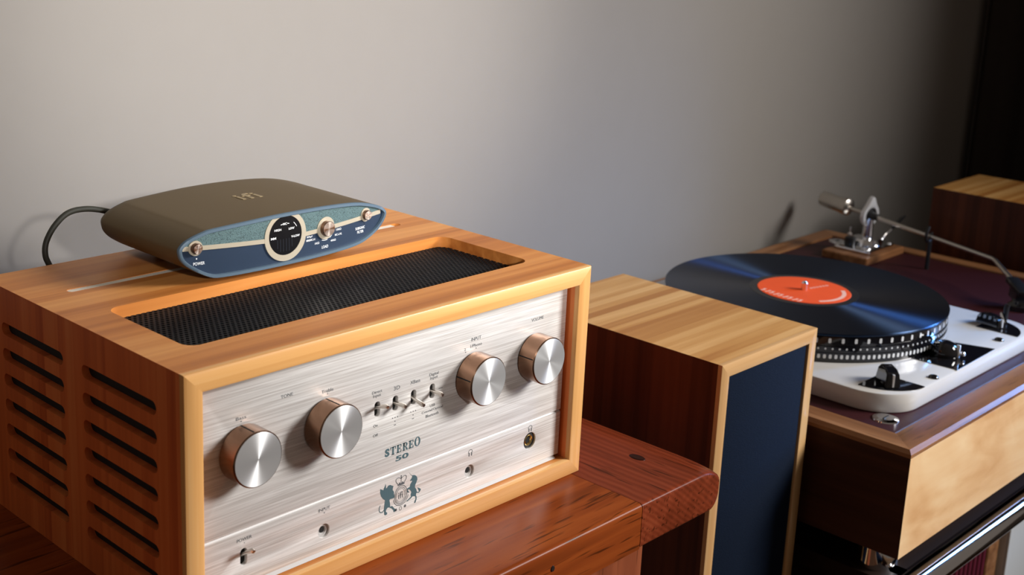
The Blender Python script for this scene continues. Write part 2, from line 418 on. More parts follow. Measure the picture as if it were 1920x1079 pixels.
# ------------------------------------------------------------------ stereo amplifier
W, D, H, T = .34, .2311, .1570, .0125
amp = thing('stereo_amplifier', 'large bamboo-cased amplifier with silver front and four knobs on oak table', 'amplifier', (W/2, D/2, -H))
opening = rrect(.0270, .0355, .3143, .1245, .009, 7)
slot = rrect(.0275, .1675, .3125, .1740, .0031, 6)
FR = .0040
top = plate([(0, FR), (W, FR), (W, D), (0, D)], [opening, slot], T)
for v in top.verts:
    v.co.z -= T
    if v.co.z < -T/2:
        if abs(v.co.x) < 1e-5: v.co.x = T
        elif abs(v.co.x-W) < 1e-5: v.co.x = W-T
fe = lambda zz: (lambda u, v: abs(u.y) < 1e-5 and abs(v.y) < 1e-5 and abs(u.x-v.x) > .2 and abs(u.z-zz) < 1e-5 and abs(v.z-zz) < 1e-5)
part('top_panel', top, m_bam_x, amp)
bot = BX((0, FR, -H), (W, D, -H+T))
for v in bot.verts:
    if v.co.z > -H+T/2: v.co.x = T if v.co.x < W/2 else W-T
part('bottom_panel', bot, m_bam_x, amp)
sl = []
for y0, y1 in ((.0270, .1065), (.1285, .2065)):
    for k in range(7):
        zc = -.0275-.0173*k; sl.append(rrect(y0, zc-.0042, y1, zc+.0042, .0041, 5))
for sx in (0, 1):
    sd = remap(plate([(FR, -H), (D, -H), (D, 0), (FR, 0)], sl, T), lambda u, v, q: (q, u, v))
    for v in sd.verts:
        if v.co.x > T/2:
            if abs(v.co.z) < 1e-5: v.co.z = -T
            elif abs(v.co.z+H) < 1e-5: v.co.z = -H+T
    if sx: remap(sd, lambda x, y, z: (W-x, y, z))
    part('side_panel', sd, m_bam_side, amp)
def front_frame(x0, x1, z0, z1, t, y0, y1, par, mx, mz, bev):
    o = [(x0, z0), (x1, z0), (x1, z1), (x0, z1)]; i = [(x0+t, z0+t), (x1-t, z0+t), (x1-t, z1-t), (x0+t, z1-t)]
    for k in range(4):
        k2 = (k+1) % 4; bm = bmesh.new()
        A = [bm.verts.new((p[0], y0, p[1])) for p in (o[k], o[k2], i[k2], i[k])]
        B = [bm.verts.new((p[0], y1, p[1])) for p in (o[k], o[k2], i[k2], i[k])]
        bm.faces.new(A); bm.faces.new(B[::-1])
        for q in range(4): bm.faces.new((A[q], A[(q+1) % 4], B[(q+1) % 4], B[q]))
        bmesh.ops.recalc_face_normals(bm, faces=bm.faces)
        e = [x for x in bm.edges if (x.verts[0] in A and x.verts[1] in A) and {A.index(x.verts[0]), A.index(x.verts[1])} in ({0, 1}, {2, 3})]
        bmesh.ops.bevel(bm, geom=e, offset=bev, segments=2, affect='EDGES', profile=.5)
        part('front_rail' if k % 2 == 0 else 'front_stile', bm, mx if k % 2 == 0 else mz, par)
front_frame(0, W, -H, 0, T, 0, FR, amp, m_bam_fx, m_bam_fz, .0013)
for q in sl:
    cy_ = sum(p[0] for p in q)/len(q); cz_ = sum(p[1] for p in q)/len(q); hy = max(p[0] for p in q)-cy_
    part('vent_shade', BX((.0048, cy_-hy, cz_-.0043), (.0062, cy_+hy, cz_+.0043)), m_hole, amp)  # black slat in each slot stands in for the shade inside
part('back_panel', BX((T, D-.004, -H+T), (W-T, D-.001, -T)), m_black, amp)
part('chassis', BX((T+.010, .020, -H+T+.001), (W-T-.010, D-.02, -T-.012)), m_chassis, amp)
part('felt_strip', BX((.0283, .1676, -.0060), (.3060, .1739, -.0004)), m_felt, amp, 'cream felt strip in the long slot')
# perforated grille
def grille(x0, y0, x1, y1, z, pitch, hr):
    bm = bmesh.new(); dx = pitch; dy = pitch*.866; nx = int((x1-x0)/dx); ny = int((y1-y0)/dy)
    vc = {}
    def V(x, y, zz):
        k = (round(x*2e5), round(y*2e5), round(zz*2e5))
        if k not in vc: vc[k] = bm.verts.new((x, y, zz))
        return vc[k]
    for j in range(ny):
        for i in range(nx):
            cx = x0+dx*(i+.5+(.5 if j % 2 else 0)); cy = y0+dy*(j+.5)
            if cx+dx*.5 > x1: continue
            R = dx/math.sqrt(3)
            for k in range(6):
                a, b = math.radians(30+60*k), math.radians(90+60*k)
                o1, o2 = (cx+R*math.cos(a), cy+R*math.sin(a)), (cx+R*math.cos(b), cy+R*math.sin(b))
                i1, i2 = (cx+hr*math.cos(a), cy+hr*math.sin(a)), (cx+hr*math.cos(b), cy+hr*math.sin(b))
                bm.faces.new((V(*o1, z), V(*o2, z), V(*i2, z), V(*i1, z)))
                bm.faces.new((V(*i1, z), V(*i2, z), V(*i2, z-.0009), V(*i1, z-.0009)))
    bmesh.ops.recalc_face_normals(bm, faces=bm.faces)
    if sum(f.normal.z for f in bm.faces) < 0: bmesh.ops.reverse_faces(bm, faces=bm.faces)
    return bm
part('grille', grille(.0215, .0305, .3200, .1300, -.0078, .0037, .00135), m_mesh, amp, smooth=20)
# silver faceplate: two plates with a polished groove between
YF = .0090
kx = (.0442, .1048, .2313, .2917); KZ = -.0585
tgx = (.1465, .1617, .1774, .1940)
def slot_v(x, z0, z1, r): return rrect(x-r, z0, x+r, z1, r*.98, 6)
holes_up = [slot_v(x, -.0652, -.0552, .0023) for x in tgx]+[circ(x, KZ, .004, 16) for x in kx]
part('faceplate', front(plate(rrect(T+.0003, -.1070, W-T-.0022, -T-.0003, .0002, 1), holes_up, .003, .0003), YF+.003), m_plate, amp, 'brushed aluminium upper faceplate')
JK = ((.1046, -.1285, .0045), (.2319, -.1276, .0045), (.2929, -.1227, .0062))
holes_lo = [circ(x, z, r, 28) for x, z, r in JK]+[slot_v(.0449, -.1300, -.1192, .0024)]
part('faceplate', front(plate(rrect(T+.0003, -.1418, W-T-.0022, -.1087, .0002, 1), holes_lo, .003, .0003), YF+.003), m_plate, amp, 'brushed aluminium lower faceplate strip')
def sloped(x0, x1, z0, z1, y0, y1):
    bm = BX((x0, y0, z0), (x1, y1+.001, z1))
    for v in bm.verts:
        if v.co.z > (z0+z1)/2 and v.co.y < (y0+y1)/2: v.co.y = y1-.0002
    return bm
part('groove_strip', sloped(T+.0003, W-T-.0022, -.1087, -.1070, YF+.0006, YF+.0022), m_groove, amp)
part('bottom_lip', sloped(T+.0003, W-T-.006, -H+T+.0002, -.1419, YF-.0008, YF+.0022), m_groove, amp)
part('backing_plate', BX((T, YF+.0045, -H+T), (W-T, YF+.0065, -T)), m_hole, amp)
# knobs
def knob(x, z, yb, yf, r, parent, notch_deg, seg=64):
    L = yb-yf
    k = part('knob', lathe([(0, 0), (r*.93, 0), (r*.93, .0012), (r, .0012), (r, L-.0006), (r-.0006, L), (0, L)], (x, yb, z), 'y', seg), m_bronze, parent)
    part('knob_face', lathe([(0, L+.00015), (r-.0009, L+.00015), (r-.0006, L-.0002), (0, L-.0002)], (x, yf+L, z), 'y', seg), m_face, k, 'spun aluminium knob face')
    a = math.radians(notch_deg); c, s = math.cos(a), math.sin(a)
    nb = BX((r-.0009, -L+.0012, -.0004), (r+.00012, -.0012, .0004))
    remap(nb, lambda u, v, q: (x+u*c-q*s, yb+v, z+u*s+q*c))
    part('index_line', nb, m_hole, k)
    return k
for x, a in zip(kx, (97, 93, 168, 165)): knob(x, KZ, YF-.0002, -.0060, .0168, amp, a)
# toggle switches
def toggle(x, z, tip, parent):
    s = part('toggle_switch', BX((x-.0020, YF+.0026, z-.0047), (x+.0020, YF+.0042, z+.0047)), m_hole, parent)
    path = [(x, YF+.003, z), (x, YF-.002, z+(tip-z)*.5), (x, .0004, tip), (x, -.0008, tip-.0002)]
    part('lever', tube(path, [.0012, .0012, .0016, .0011], 12), m_steel, s, smooth=60)
for x, tp in zip(tgx, (-.0556, -.0594, -.0626, -.0598)): toggle(x, -.0602, tp, amp)
toggle(.0449, -.1246, -.1172, amp)
# jacks
for i, (x, z, r) in enumerate(JK):
    j = part('jack_socket', lathe([(r*.97, 0), (r*.97, .0008), (r*.62, .0008), (r*.50, 0), (r*.5, -.004), (0, -.004)], (x, YF+.0022, z), 'y', 32), m_black if i == 2 else m_groove, amp)
    part('bore', lathe([(0, .0001), (r*.40, .0001)], (x, YF+.0022, z), 'y', 24), m_hole, j)
    if i == 2: part('contact_ring', lathe([(r*.66, .0010), (r*.60, .0014), (r*.46, .0002), (r*.42, -.001)], (x, YF+.0022, z), 'y', 32), m_brass, j)
# printed lettering
def amp_text(s, wd, h, x, z, m=m_print, **k):
    part('lettering', front(text2d(s, wd, h, x, z, **k), YF+.00002), m, amp, smooth=60)
for a in (('TONE', .0088, .0020, .0758, -.0329), ('Bass', .0070, .0020, .0434, -.0381), ('Treble', .0090, .0021, .1062, -.0376),
          ('Direct\nInput', .0082, .0050, .1460, -.0500), ('3D', .0052, .0026, .1626, -.0500), ('XBass', .0085, .0024, .1785, -.0497),
          ('Digital\nInput', .0082, .0050, .1950, -.0500), ('USB', .0045, .0018, .1945, -.0700), ('Coaxial/Optical', .0190, .0020, .1945, -.0732),
          ('Bluetooth', .0115, .0020, .1945, -.0764), ('On', .0034, .0018, .1452, -.0708), ('Off', .0040, .0018, .1454, -.0773),
          ('INPUT', .0092, .0023, .2333, -.0330), ('1/Phono', .0108, .0022, .2335, -.0375), ('2', .0014, .0018, .2230, -.0385),
          ('VOLUME', .0125, .0022, .2945, -.0321), ('POWER', .0105, .0020, .0453, -.1133), ('INPUT', .0090, .0020, .1048, -.1140)):
    amp_text(*a)
def serif_word():
    """heavy engraved capitals S T E R E O, stems thick, bars thin, with bracket serifs"""
    out = []; R = lambda x0, z0, x1, z1: plate([(x0, z0), (x1, z0), (x1, z1), (x0, z1)], [], .0001)
    h = .0055; z0 = -.0948; pw = .0053; x = .1531
    out.append(text2d('S', .0039, h, x+.0026, z0+h/2, bold=.05, th=.0001)); x += pw
    out += [R(x+.0016, z0, x+.0030, z0+h), R(x, z0+h-.0006, x+.0046, z0+h), R(x+.0010, z0, x+.0036, z0+.0005), R(x, z0+h-.0018, x+.0005, z0+h), R(x+.0041, z0+h-.0018, x+.0046, z0+h)]; x += pw
    def E_(x):
        return [R(x+.0006, z0, x+.0019, z0+h), R(x, z0, x+.0042, z0+.0006), R(x, z0+h-.0006, x+.0041, z0+h), R(x+.0019, z0+h*.5-.0003, x+.0032, z0+h*.5+.0003), R(x+.0037, z0, x+.0042, z0+.0018), R(x+.0036, z0+h-.0017, x+.0041, z0+h), R(x+.0029, z0+h*.5-.0009, x+.0033, z0+h*.5+.0009)]
    out += E_(x); x += pw*.97
    out += [R(x+.0006, z0, x+.0019, z0+h), R(x, z0, x+.0026, z0+.0005), R(x, z0+h-.0005, x+.0028, z0+h), plate(circ(x+.0026, z0+h*.73, .0017, 24, h*.27), [circ(x+.0024, z0+h*.73, .0007, 20, h*.19)], .0001),
            plate([(x+.0022, z0+h*.48), (x+.0032, z0+h*.48), (x+.0050, z0), (x+.0036, z0)], [], .0001)]; x += pw*1.02
    out += E_(x); x += pw
    out.append(plate(circ(x+.0024, z0+h*.56, .0026, 36, h*.60), [circ(x+.0024, z0+h*.56, .0012, 30, h*.50)], .0001))
    return join(*out)
part('lettering', front(serif_word(), YF+.00002), m_teal_print, amp, smooth=60)
amp_text('50', .0112, .0036, .1688, -.0985, m_teal_print, bold=.03)
mk = [(x, -.0697, .0004) for x in (.1596, .1617, .1638)]+[(.1617, -.0722, .0004)]+[(x, -.0697, .0004) for x in (.1753, .1774, .1795)]+[(.1774, -.0722, .0004)]
mk += [(.0434, -.0402, .0004), (.1062, -.0397, .0004), (.2335, -.0398, .0004), (.2236, -.0405, .0004), (.2535, -.0560, .0006), (.1048, -.1165, .0004), (.0453, -.1158, .0003)]
for x, z, r in mk: part('printed_mark', front(plate(circ(x, z, r, 10), [], .0001), YF+.00002), m_print, amp)
for x, z, hw in ((.1617, -.0747, .0009), (.1774, -.0747, .0009), (.2014, -.0599, .0018)):
    part('printed_mark', front(plate([(x-hw, z-.0002), (x+hw, z-.0002), (x+hw, z+.0002), (x-hw, z+.0002)], [], .0001), YF+.00002), m_print, amp)
def headphones(x, z, s):
    arc = [(x+s*math.cos(math.radians(t)), z+s*1.1*math.sin(math.radians(t))) for t in range(0, 181, 15)]
    arc2 = [(x+s*.84*math.cos(math.radians(t)), z+s*.94*math.sin(math.radians(t))) for t in range(180, -1, -15)]
    return join(plate(arc+arc2, [], .0001), *[plate([(x+q-s*.2, z-s*1.1), (x+q+s*.2, z-s*1.1), (x+q+s*.2, z+s*.1), (x+q-s*.2, z+s*.1)], [], .0001) for q in (-s*.55, s*.55)])
for x, z in ((.2322, -.1142), (.2928, -.1133)):
    part('headphone_symbol', front(headphones(x, z, .0022), YF+.00002), m_print, amp)
# crest
LION = [(.1505,-.1153),(.1533,-.1169),(.1536,-.1158),(.1545,-.1145),(.155,-.1131),(.1554,-.1145),(.1553,-.1162),(.1562,-.1163),(.1572,-.115),(.1589,-.115),(.1611,-.1163),(.1619,-.1168),(.1614,-.1177),(.1612,-.1192),(.1625,-.121),(.1624,-.1223),(.1631,-.1243),(.1625,-.1251),(.1612,-.1252),(.159,-.125),(.1586,-.1256),(.1591,-.1275),(.1594,-.1293),(.1592,-.1301),(.1613,-.1304),(.1625,-.132),(.1645,-.1341),(.1634,-.1354),(.1623,-.1347),(.1623,-.1337),(.1603,-.1316),(.1586,-.1306),(.1573,-.1303),(.156,-.1313),(.1557,-.1326),(.157,-.1338),(.1568,-.1348),(.1553,-.135),(.1544,-.1342),(.1543,-.1324),(.154,-.131),(.1541,-.1296),(.1544,-.127),(.1548,-.1243),(.153,-.1229),(.1513,-.1205),(.1505,-.1179)]
UNI = [(.1755,-.1117),(.1779,-.1143),(.1792,-.1144),(.1806,-.1148),(.1824,-.1163),(.183,-.1184),(.1823,-.1201),(.1813,-.1217),(.1809,-.1233),(.1823,-.1255),(.1828,-.1271),(.184,-.128),(.1848,-.1275),(.1832,-.1244),(.185,-.1253),(.1865,-.1266),(.1857,-.1278),(.1844,-.1286),(.1829,-.128),(.1824,-.128),(.182,-.1296),(.1827,-.1304),(.1828,-.1323),(.182,-.1345),(.1811,-.1348),(.1805,-.1342),(.1813,-.1329),(.1819,-.1317),(.1814,-.1301),(.1803,-.1296),(.1789,-.1293),(.1776,-.1303),(.1746,-.1313),(.1736,-.1313),(.1741,-.1306),(.1767,-.1297),(.1776,-.1289),(.1773,-.1274),(.1779,-.1259),(.177,-.1245),(.1761,-.1235),(.1748,-.1231),(.1747,-.1238),(.1757,-.125),(.1759,-.1256),(.1748,-.1254),(.1739,-.1241),(.174,-.1222),(.1758,-.1219),(.1764,-.1216),(.1768,-.12),(.1785,-.1182),(.1772,-.1178),(.1764,-.1179),(.1765,-.1173),(.1775,-.1164),(.1784,-.1152)]
def ribbon(pts, wd):
    L, Rr = [], []
    for i, p in enumerate(pts):
        a, b = pts[max(i-1, 0)], pts[min(i+1, len(pts)-1)]
        d = math.hypot(b[0]-a[0], b[1]-a[1]); nx, ny = -(b[1]-a[1])/d*wd, (b[0]-a[0])/d*wd
        L.append((p[0]+nx, p[1]+ny)); Rr.append((p[0]-nx, p[1]-ny))
    return plate(L+Rr[::-1], [], .0001)
def ell_ring(cx, cz, rx, rz, t): return plate(circ(cx, cz, rx, 40, rz), [circ(cx, cz, rx-t, 40, rz-t)], .0001)
crest = part('crest', front(join(plate(LION, [], .0001), plate(UNI, [], .0001),
             ribbon([(.1542, -.1309), (.1527, -.1321), (.151, -.1317), (.15, -.1303), (.15, -.1283), (.1508, -.1268)], .0003)), YF+.00002), m_teal_print, amp, 'printed crest of a winged lion and a unicorn beside a crowned oval')
bits = [ell_ring(.1685, -.1248, .0057, .0066, .0004), ell_ring(.1684, -.1250, .0047, .0056, .0003), ell_ring(.1683, -.1250, .0038, .0046, .0002),
        ribbon([(.1686+.0066*math.cos(math.radians(t)), -.1252+.0070*math.sin(math.radians(t))) for t in range(190, 351, 10)], .0002)]
bits += [plate(rrect(.1655, -.1180, .1715, -.1168, .0003, 2), [], .0001)]
for s in (-1, 1):
    bits.append(ribbon([(p.x, p.z) for p in smooth_path([(.1685+s*.0027, 0, -.1168), (.1685+s*.0045, 0, -.1145), (.1685+s*.0042, 0, -.1127), (.1685+s*.0022, 0, -.1123), (.1685+s*.0003, 0, -.1133)], 4)], .00022))
    bits.append(plate(circ(.1685+s*.0040, -.1343+(.0003 if s > 0 else .0), .0010, 12), [], .0001))
    bits.append(plate(circ(.1685+s*.0013, -.1165, .0006, 10), [], .0001))
bits += [ribbon([(.1685, -.1168), (.1685, -.1112)], .0002), ribbon([(.1679, -.1118), (.1691, -.1118)], .0002), ell_ring(.1685, -.1344, .0012, .0014, .0003), plate(circ(.1685, -.1130, .0005, 8), [], .0001)]
part('crest_oval', front(join(*bits), YF+.00002), m_print, crest)
part('lettering', front(text2d('ifi', .0040, .0045, .1684, -.1250), YF+.00001), m_print, crest)

# ------------------------------------------------------------------ phono stage on top
OUT = [(.0834,.0247),(.0842,.0272),(.088,.0309),(.0947,.0339),(.1014,.0359),(.107,.037),(.1389,.0392),(.1619,.0402),(.1935,.0401),(.2211,.0385),(.2361,.0363),(.252,.0318),(.2595,.0278),(.2615,.0243),(.2592,.0197),(.2526,.0139),(.2415,.009),(.2294,.0061),(.2005,.0047),(.1473,.0037),(.1159,.0035),(.1071,.0043),(.1011,.0067),(.0944,.0105),(.0882,.0149),(.0846,.0195)]
XC, HW, BOW, YP = .1725, .089, .008, .130
def yf(x):
    t = min(1.0, abs(x-XC)/HW); return YP-BOW*(1-t*t)
_c = smooth_path([(a, 0, b) for a, b in OUT]+[(OUT[0][0], 0, OUT[0][1])], 5)[:-1]
OUTS = [(p.x, p.z) for p in _c]
for _ in range(4): OUTS = [((OUTS[i-1][0]+2*OUTS[i][0]+OUTS[(i+1) % len(OUTS)][0])/4, (OUTS[i-1][1]+2*OUTS[i][1]+OUTS[(i+1) % len(OUTS)][1])/4) for i in range(len(OUTS))]
ph = thing('phono_stage', 'small bronze and blue phono preamplifier resting on the amplifier top', 'preamplifier', (XC, .178, 0))
rings = [[(x, yf(x)+.0022, z) for x, z in OUTS]]
for q in (.3, .6): rings.append([(x, (yf(x)+.0022)*(1-q)+.2220*q, z) for x, z in OUTS])
for k in range(0, 9):
    a = math.radians(90*k/8); ins = .012*(1-math.cos(a)); y = .2220+.012*math.sin(a)
    sz = 1-.13*(1-math.cos(a))
    zc = .022
    rings.append([(XC+(x-XC)*(1-ins/HW), y, zc+(z-zc)*sz) for x, z in OUTS])
bm, V = loft(rings); bm.faces.new(V[-1]); bmesh.ops.recalc_face_normals(bm, faces=bm.faces)
part('shell', bm, m_body, ph, smooth=50)
I1 = inset(OUTS, .0003); I2 = inset(OUTS, .0021); I3 = inset(OUTS, .0023)
bm, V = loft([[(x, yf(x)+.0024, z) for x, z in OUTS], [(x, yf(x)+.0004, z) for x, z in OUTS], [(x, yf(x), z) for x, z in I1], [(x, yf(x), z) for x, z in I2], [(x, yf(x)+.0003, z) for x, z in I3], [(x, yf(x)+.0034, z) for x, z in I3]])
bmesh.ops.recalc_face_normals(bm, faces=bm.faces)
part('rim', bm, m_rim, ph, smooth=50)
def bowed(bm, off, th, cut=True):
    """flat (x,z) plate wrapped onto the bowed front; off = how far its face stands proud of the recessed panel"""
    if cut:
        for k in range(1, 45):
            bmesh.ops.bisect_plane(bm, geom=bm.verts[:]+bm.edges[:]+bm.faces[:], plane_co=(.083+.004*k, 0, 0), plane_no=(1, 0, 0))
    return remap(bm, lambda u, v, q: (u, yf(u)+.0024-off-(q-th), v))
part('face_panel', bowed(plate(inset(OUTS, .00205), [], .0008), 0, .0008), m_navy, ph, 'navy blue front panel')
def zbar(x):
    t = abs(x-.167)/.088; return .0222+.0042*min(1, t)**1.15
up = [p for p in inset(OUTS, .0024) if p[1] > zbar(p[0])+.0010]
up.sort(key=lambda p: p[0])
low = [(up[0][0]+(up[-1][0]-up[0][0])*k/30, 0) for k in range(31)]
low = [(x, zbar(x)+.0010) for x, _ in low]
# keep only the upper branch of the outline
part('leather_inlay', bowed(plate(up+low[::-1][1:-1], [], .0008), .0006, .0008), m_leather, ph, 'teal leather inlay', smooth=20)
for xa, xb in ((.0868, .1480), (.1798, .2556)):
    bl = [xa+(xb-xa)*k/24 for k in range(25)]
    part('trim_bar', bowed(plate([(x, zbar(x)+.0015) for x in bl]+[(x, zbar(x)-.0015) for x in bl[::-1]], [], .0010), .0010, .0010), m_gold, ph, 'champagne metal bar')
def clipz(pts, zmax): return [(x, min(z, zmax)) for x, z in pts]
part('display_ring', bowed(plate(clipz(circ(.1640, .0240, .0173, 48), .0382), [circ(.1638, .0246, .0137, 40)], .0010), .0011, .0010), m_gold, ph, 'champagne ring round the display', smooth=20)
dsp = part('display', bowed(plate(circ(.1638, .0246, .0137, 40), [], .0008), .0008, .0008), m_display, ph, 'round black display')
def ph_text(s, wd, h, x, z, off=.00025, par=ph, **k): part('lettering', bowed(text2d(s, wd, h, x, z, th=.0001, **k), off, .0001, False), m_white_print, par, smooth=60)
for s, wd, x, z in (('MM', .0042, .1539, .0236), ('HIGH', .0056, .1574, .0290), ('MC', .0034, .1633, .0326), ('LOW', .0048, .1688, .0288), ('V-LOW', .0072, .1722, .0230)):
    ph_text(s, wd, .0016, x, z, .00095, dsp, bold=.02)
for x0, z0, x1, z1 in ((.1598, .0322, .1612, .0326), (.1653, .0327, .1668, .0324)):
    part('mark', bowed(ribbon([(x0, z0), (x1, z1)], .00022), .00095, .0001, False), m_white_print, dsp)
part('mark', bowed(ribbon([(.1638+.0106*math.cos(math.radians(t)), .0246+.0106*math.sin(math.radians(t))) for t in (50, 42, 34, 28)], .0002), .00095, .0001, False), m_white_print, dsp)
for k in range(6):
    part('meter_line', bowed(ribbon([(.1572+.0024*k, .0222), (.1574+.0024*k, .0135 if 0 < k < 5 else .0160)], .0002), .00090, .0001, False), plain('dim_blue_grey', rgb(26, 32, 42), .4), dsp)
for x, z, ro, rk, L in ((.0957, .0256, .0050, .0036, .0036), (.1994, .0240, .0080, .0054, .0042), (.2392, .0269, .0050, .0036, .0036)):
    rg = part('knob_ring', bowed(plate(circ(x, z, ro, 32), [circ(x, z, rk*.98, 24)], .0010), .0012, .0010), m_gold, ph, smooth=20)
    y0 = yf(x)+.0020
    k = part('knob', lathe([(0, 0), (rk, 0), (rk, L-.0003), (rk-.0003, L), (0, L)], (x, y0, z), 'y', 40), m_dark_bronze, ph)
    part('knob_face', lathe([(0, L+.0001), (rk-.0004, L+.0001), (rk-.0003, L-.0002), (0, L-.0002)], (x, y0, z), 'y', 40), spun('spun_rose_metal', (.86, .76, .68, 1), .24, .85, 'Y') if x < .1 else bpy.data.materials['spun_rose_metal'], k)
ph_text('POWER', .0080, .0021, .0985, .0149, bold=.012)
ph_text('LOAD', .0060, .0021, .1994, .0105, bold=.012)
ph_text('SUBSONIC', .0098, .0019, .2344, .0178, bold=.012)
ph_text('FILTER', .0066, .0019, .2347, .0150, bold=.012)
for s, wd, x, z in (('200pF', .0052, .1852, .0197), ('MM/MC-H', .0078, .1862, .0174), ('1KΩ', .0040, .1920, .0142), ('400Ω', .0050, .2072, .0138), ('100Ω', .0050, .2124, .0208), ('MC-L/VL', .0068, .2122, .0172)):
    ph_text(s, wd, .0015, x, z, bold=.012)
for t0, t1 in ((250, 285), (300, 332)):
    part('mark', bowed(ribbon([(.1994+.0088*math.cos(math.radians(t0+(t1-t0)*q/4)), .0239+.0088*math.sin(math.radians(t0+(t1-t0)*q/4))) for q in range(5)], .00018), .00025, .0001, False), m_white_print, ph)
part('indicator', bowed(plate(circ(.0968, .0183, .0005, 10), [], .0002), .0003, .0002, False), m_white_print, ph)
part('indicator', bowed(plate(circ(.2388, .0205, .0004, 10), [], .0002), .0003, .0002, False), m_hole, ph)
lg = text2d('ifi', .0175, .0150, 0, 0, th=.00025)
remap(lg, lambda u, v, q: (.1722+u, .1785+v, .0402+q))
for v in lg.verts:      # settle the letters on the gently domed lid
    zt = 0
    for (xa, za), (xb, zb) in zip(OUT[5:10], OUT[6:11]):
        if xa <= v.co.x <= xb: zt = za+(zb-za)*(v.co.x-xa)/(xb-xa)
    v.co.z = zt+.0001+(v.co.z-.0402)
part('logo', lg, plain('engraved_gold', rgb(158, 138, 100), .4, .3), ph, 'pale engraved letters on the lid', smooth=60)
for x in (.118, .226):
    for y in (.150, .205): part('foot', lathe([(0, 0), (.004, 0), (.0036, .0045), (0, .0045)], (x, y, 0), n=20), m_black, ph)
part('power_cable', tube(smooth_path([(.113, .2335, .0200), (.110, .245, .0225), (.1044, .256, .0245), (.0919, .260, .0268), (.0793, .262, .0252), (.0688, .262, .0175), (.0615, .261, .0072), (.0600, .260, -.0022), (.0635, .260, -.0120), (.075, .262, -.045), (.085, .268, -.10), (.09, .28, -.150), (.12, .30, TZ+.0022), (.20, .32, TZ+.0022)], 8), .0021, 12), m_cable, None, 'dark round cable looping from the phono stage down behind the amplifier', smooth=60, cat='cable')

# ------------------------------------------------------------------ loudspeakers
def speaker(x0, y0, zt, label, group):
    sw, sd, sh, t = .1506, .2171, .30, .0123
    s = thing('bookshelf_speaker', label, 'speaker', (x0+sw/2, y0+sd/2, zt-sh), group)
    X = lambda a, b, c: (x0+a, y0+b, zt+c)
    tp = BX(X(0, .004, -t), X(sw, sd, 0)); bt = BX(X(0, .004, -sh), X(sw, sd, -sh+t))
    for v in tp.verts:
        if v.co.z < zt-t/2: v.co.x = x0+t if v.co.x < x0+sw/2 else x0+sw-t
    for v in bt.verts:
        if v.co.z > zt-sh+t/2: v.co.x = x0+t if v.co.x < x0+sw/2 else x0+sw-t
    front_frame(x0, x0+sw, zt-sh, zt, t, y0, y0+.004, s, m_spf_x, m_spf_z, .0007)
    part('top_panel', tp, m_sp_x, s); part('bottom_panel', bt, m_sp_x, s)
    for q in (0, 1):
        sp = BX((0, .004, -sh), (t, sd, 0))
        for v in sp.verts:
            if v.co.x > t/2: v.co.z = -t if v.co.z > -sh/2 else -sh+t
        remap(sp, (lambda x, y, z: X(sw-x, y, z)) if q else (lambda x, y, z: X(x, y, z)))
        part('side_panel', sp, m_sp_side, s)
    part('grille', BX(X(t+.0006, .0015, -sh+t+.0006), X(sw-t-.0006, .012, -t-.0006), .0022, 2), m_cloth, s, 'navy black cloth grille')
    part('baffle', BX(X(t, .0125, -sh+t), X(sw-t, .022, -t)), m_black, s)
    part('back_panel', BX(X(t, sd-.012, -sh+t), X(sw-t, sd-.001, -t)), m_black, s)
    return s
def stand(x0, y0, z1, label, group):
    s = thing('speaker_stand', label, 'stand', (x0+.075, y0+.108, -Z0), group)
    part('top_plate', BX((x0+.005, y0+.01, z1-.012), (x0+.145, y0+.207, z1), .002), m_black, s)
    part('column', BX((x0+.05, y0+.085, -Z0+.02), (x0+.11, y0+.145, z1-.012)), m_black, s)
    part('base_plate', BX((x0, y0, -Z0), (x0+.1506, y0+.217, -Z0+.02), .003), m_black, s)
sp1 = speaker(.5060, -.0096, -.1118, 'front bamboo speaker with navy grille between the amplifier and the turntable', 'pair of bamboo speakers')
stand(.5060, -.0096, -.4118, 'black stand under the front speaker', 'speaker stands')
sp2 = copy_tree(sp1)
dlt = Vector((1.4030-.5060, .0245, -.0147)); sp2.location = sp1.location+dlt
sp2['label'] = 'rear bamboo speaker in shadow behind the turntable by the curtain'
stand(1.4030, .0149, -.4265, 'black stand under the rear speaker', 'speaker stands')

# ------------------------------------------------------------------ rack and cabinet under the turntable
PX0, PX1, PY0, PY1, PZ, PB = .6746, 1.348, -.1004, .362, -.2050, -.3085
rk = thing('turntable_rack', 'chrome rack with tubular front rail carrying the turntable', 'rack', (1.01, .13, -Z0))
pf = [(0, -Z0)]; pf = [(0, 0), (.020, 0)]
zt = PB+Z0
for g in (.10, .058, .046, .034): pf += [(.020, zt-g-.004), (.0186, zt-g-.003), (.0186, zt-g-.001), (.0204, zt-g)]
pf += [(.0204, zt-.004), (.018, zt), (0, zt)]
for x in (.7185, 1.30):
    for y in (-.060, .32): part('post', lathe(pf, (x, y, -Z0), n=40), m_chrome, rk)
rail = lathe([(0, 0), (.0115, 0), (.0128, .0013), (.0128, .6987), (.0115, .70), (0, .70)], (.655, -.1003, -.3482), 'x', 36)
part('rail', rail, m_chrome, rk, 'polished tubular front rail')
for x in (.7185, 1.30): part('bracket', BX((x-.008, -.089, -.3540), (x+.008, -.079, -.3420)), m_chrome, rk)
part('shelf', BX((.690, -.0865, -.3600), (1.335, .345, -.3420)), m_dark_wood, rk)
cb = thing('record_cabinet', 'low cabinet with maroon fluted panel and white door below the chrome rail', 'cabinet', (1.01, .13, -Z0))
part('carcass', BX((.765, -.040, -Z0), (1.265, .29, -.3615)), m_dark_wood, cb)
part('fluted_panel', BX((.775, -.046, -.87), (1.026, -.0402, -.372)), m_maroon, cb, 'maroon fluted panel')
fl = cb.children[-1] if cb.children else None
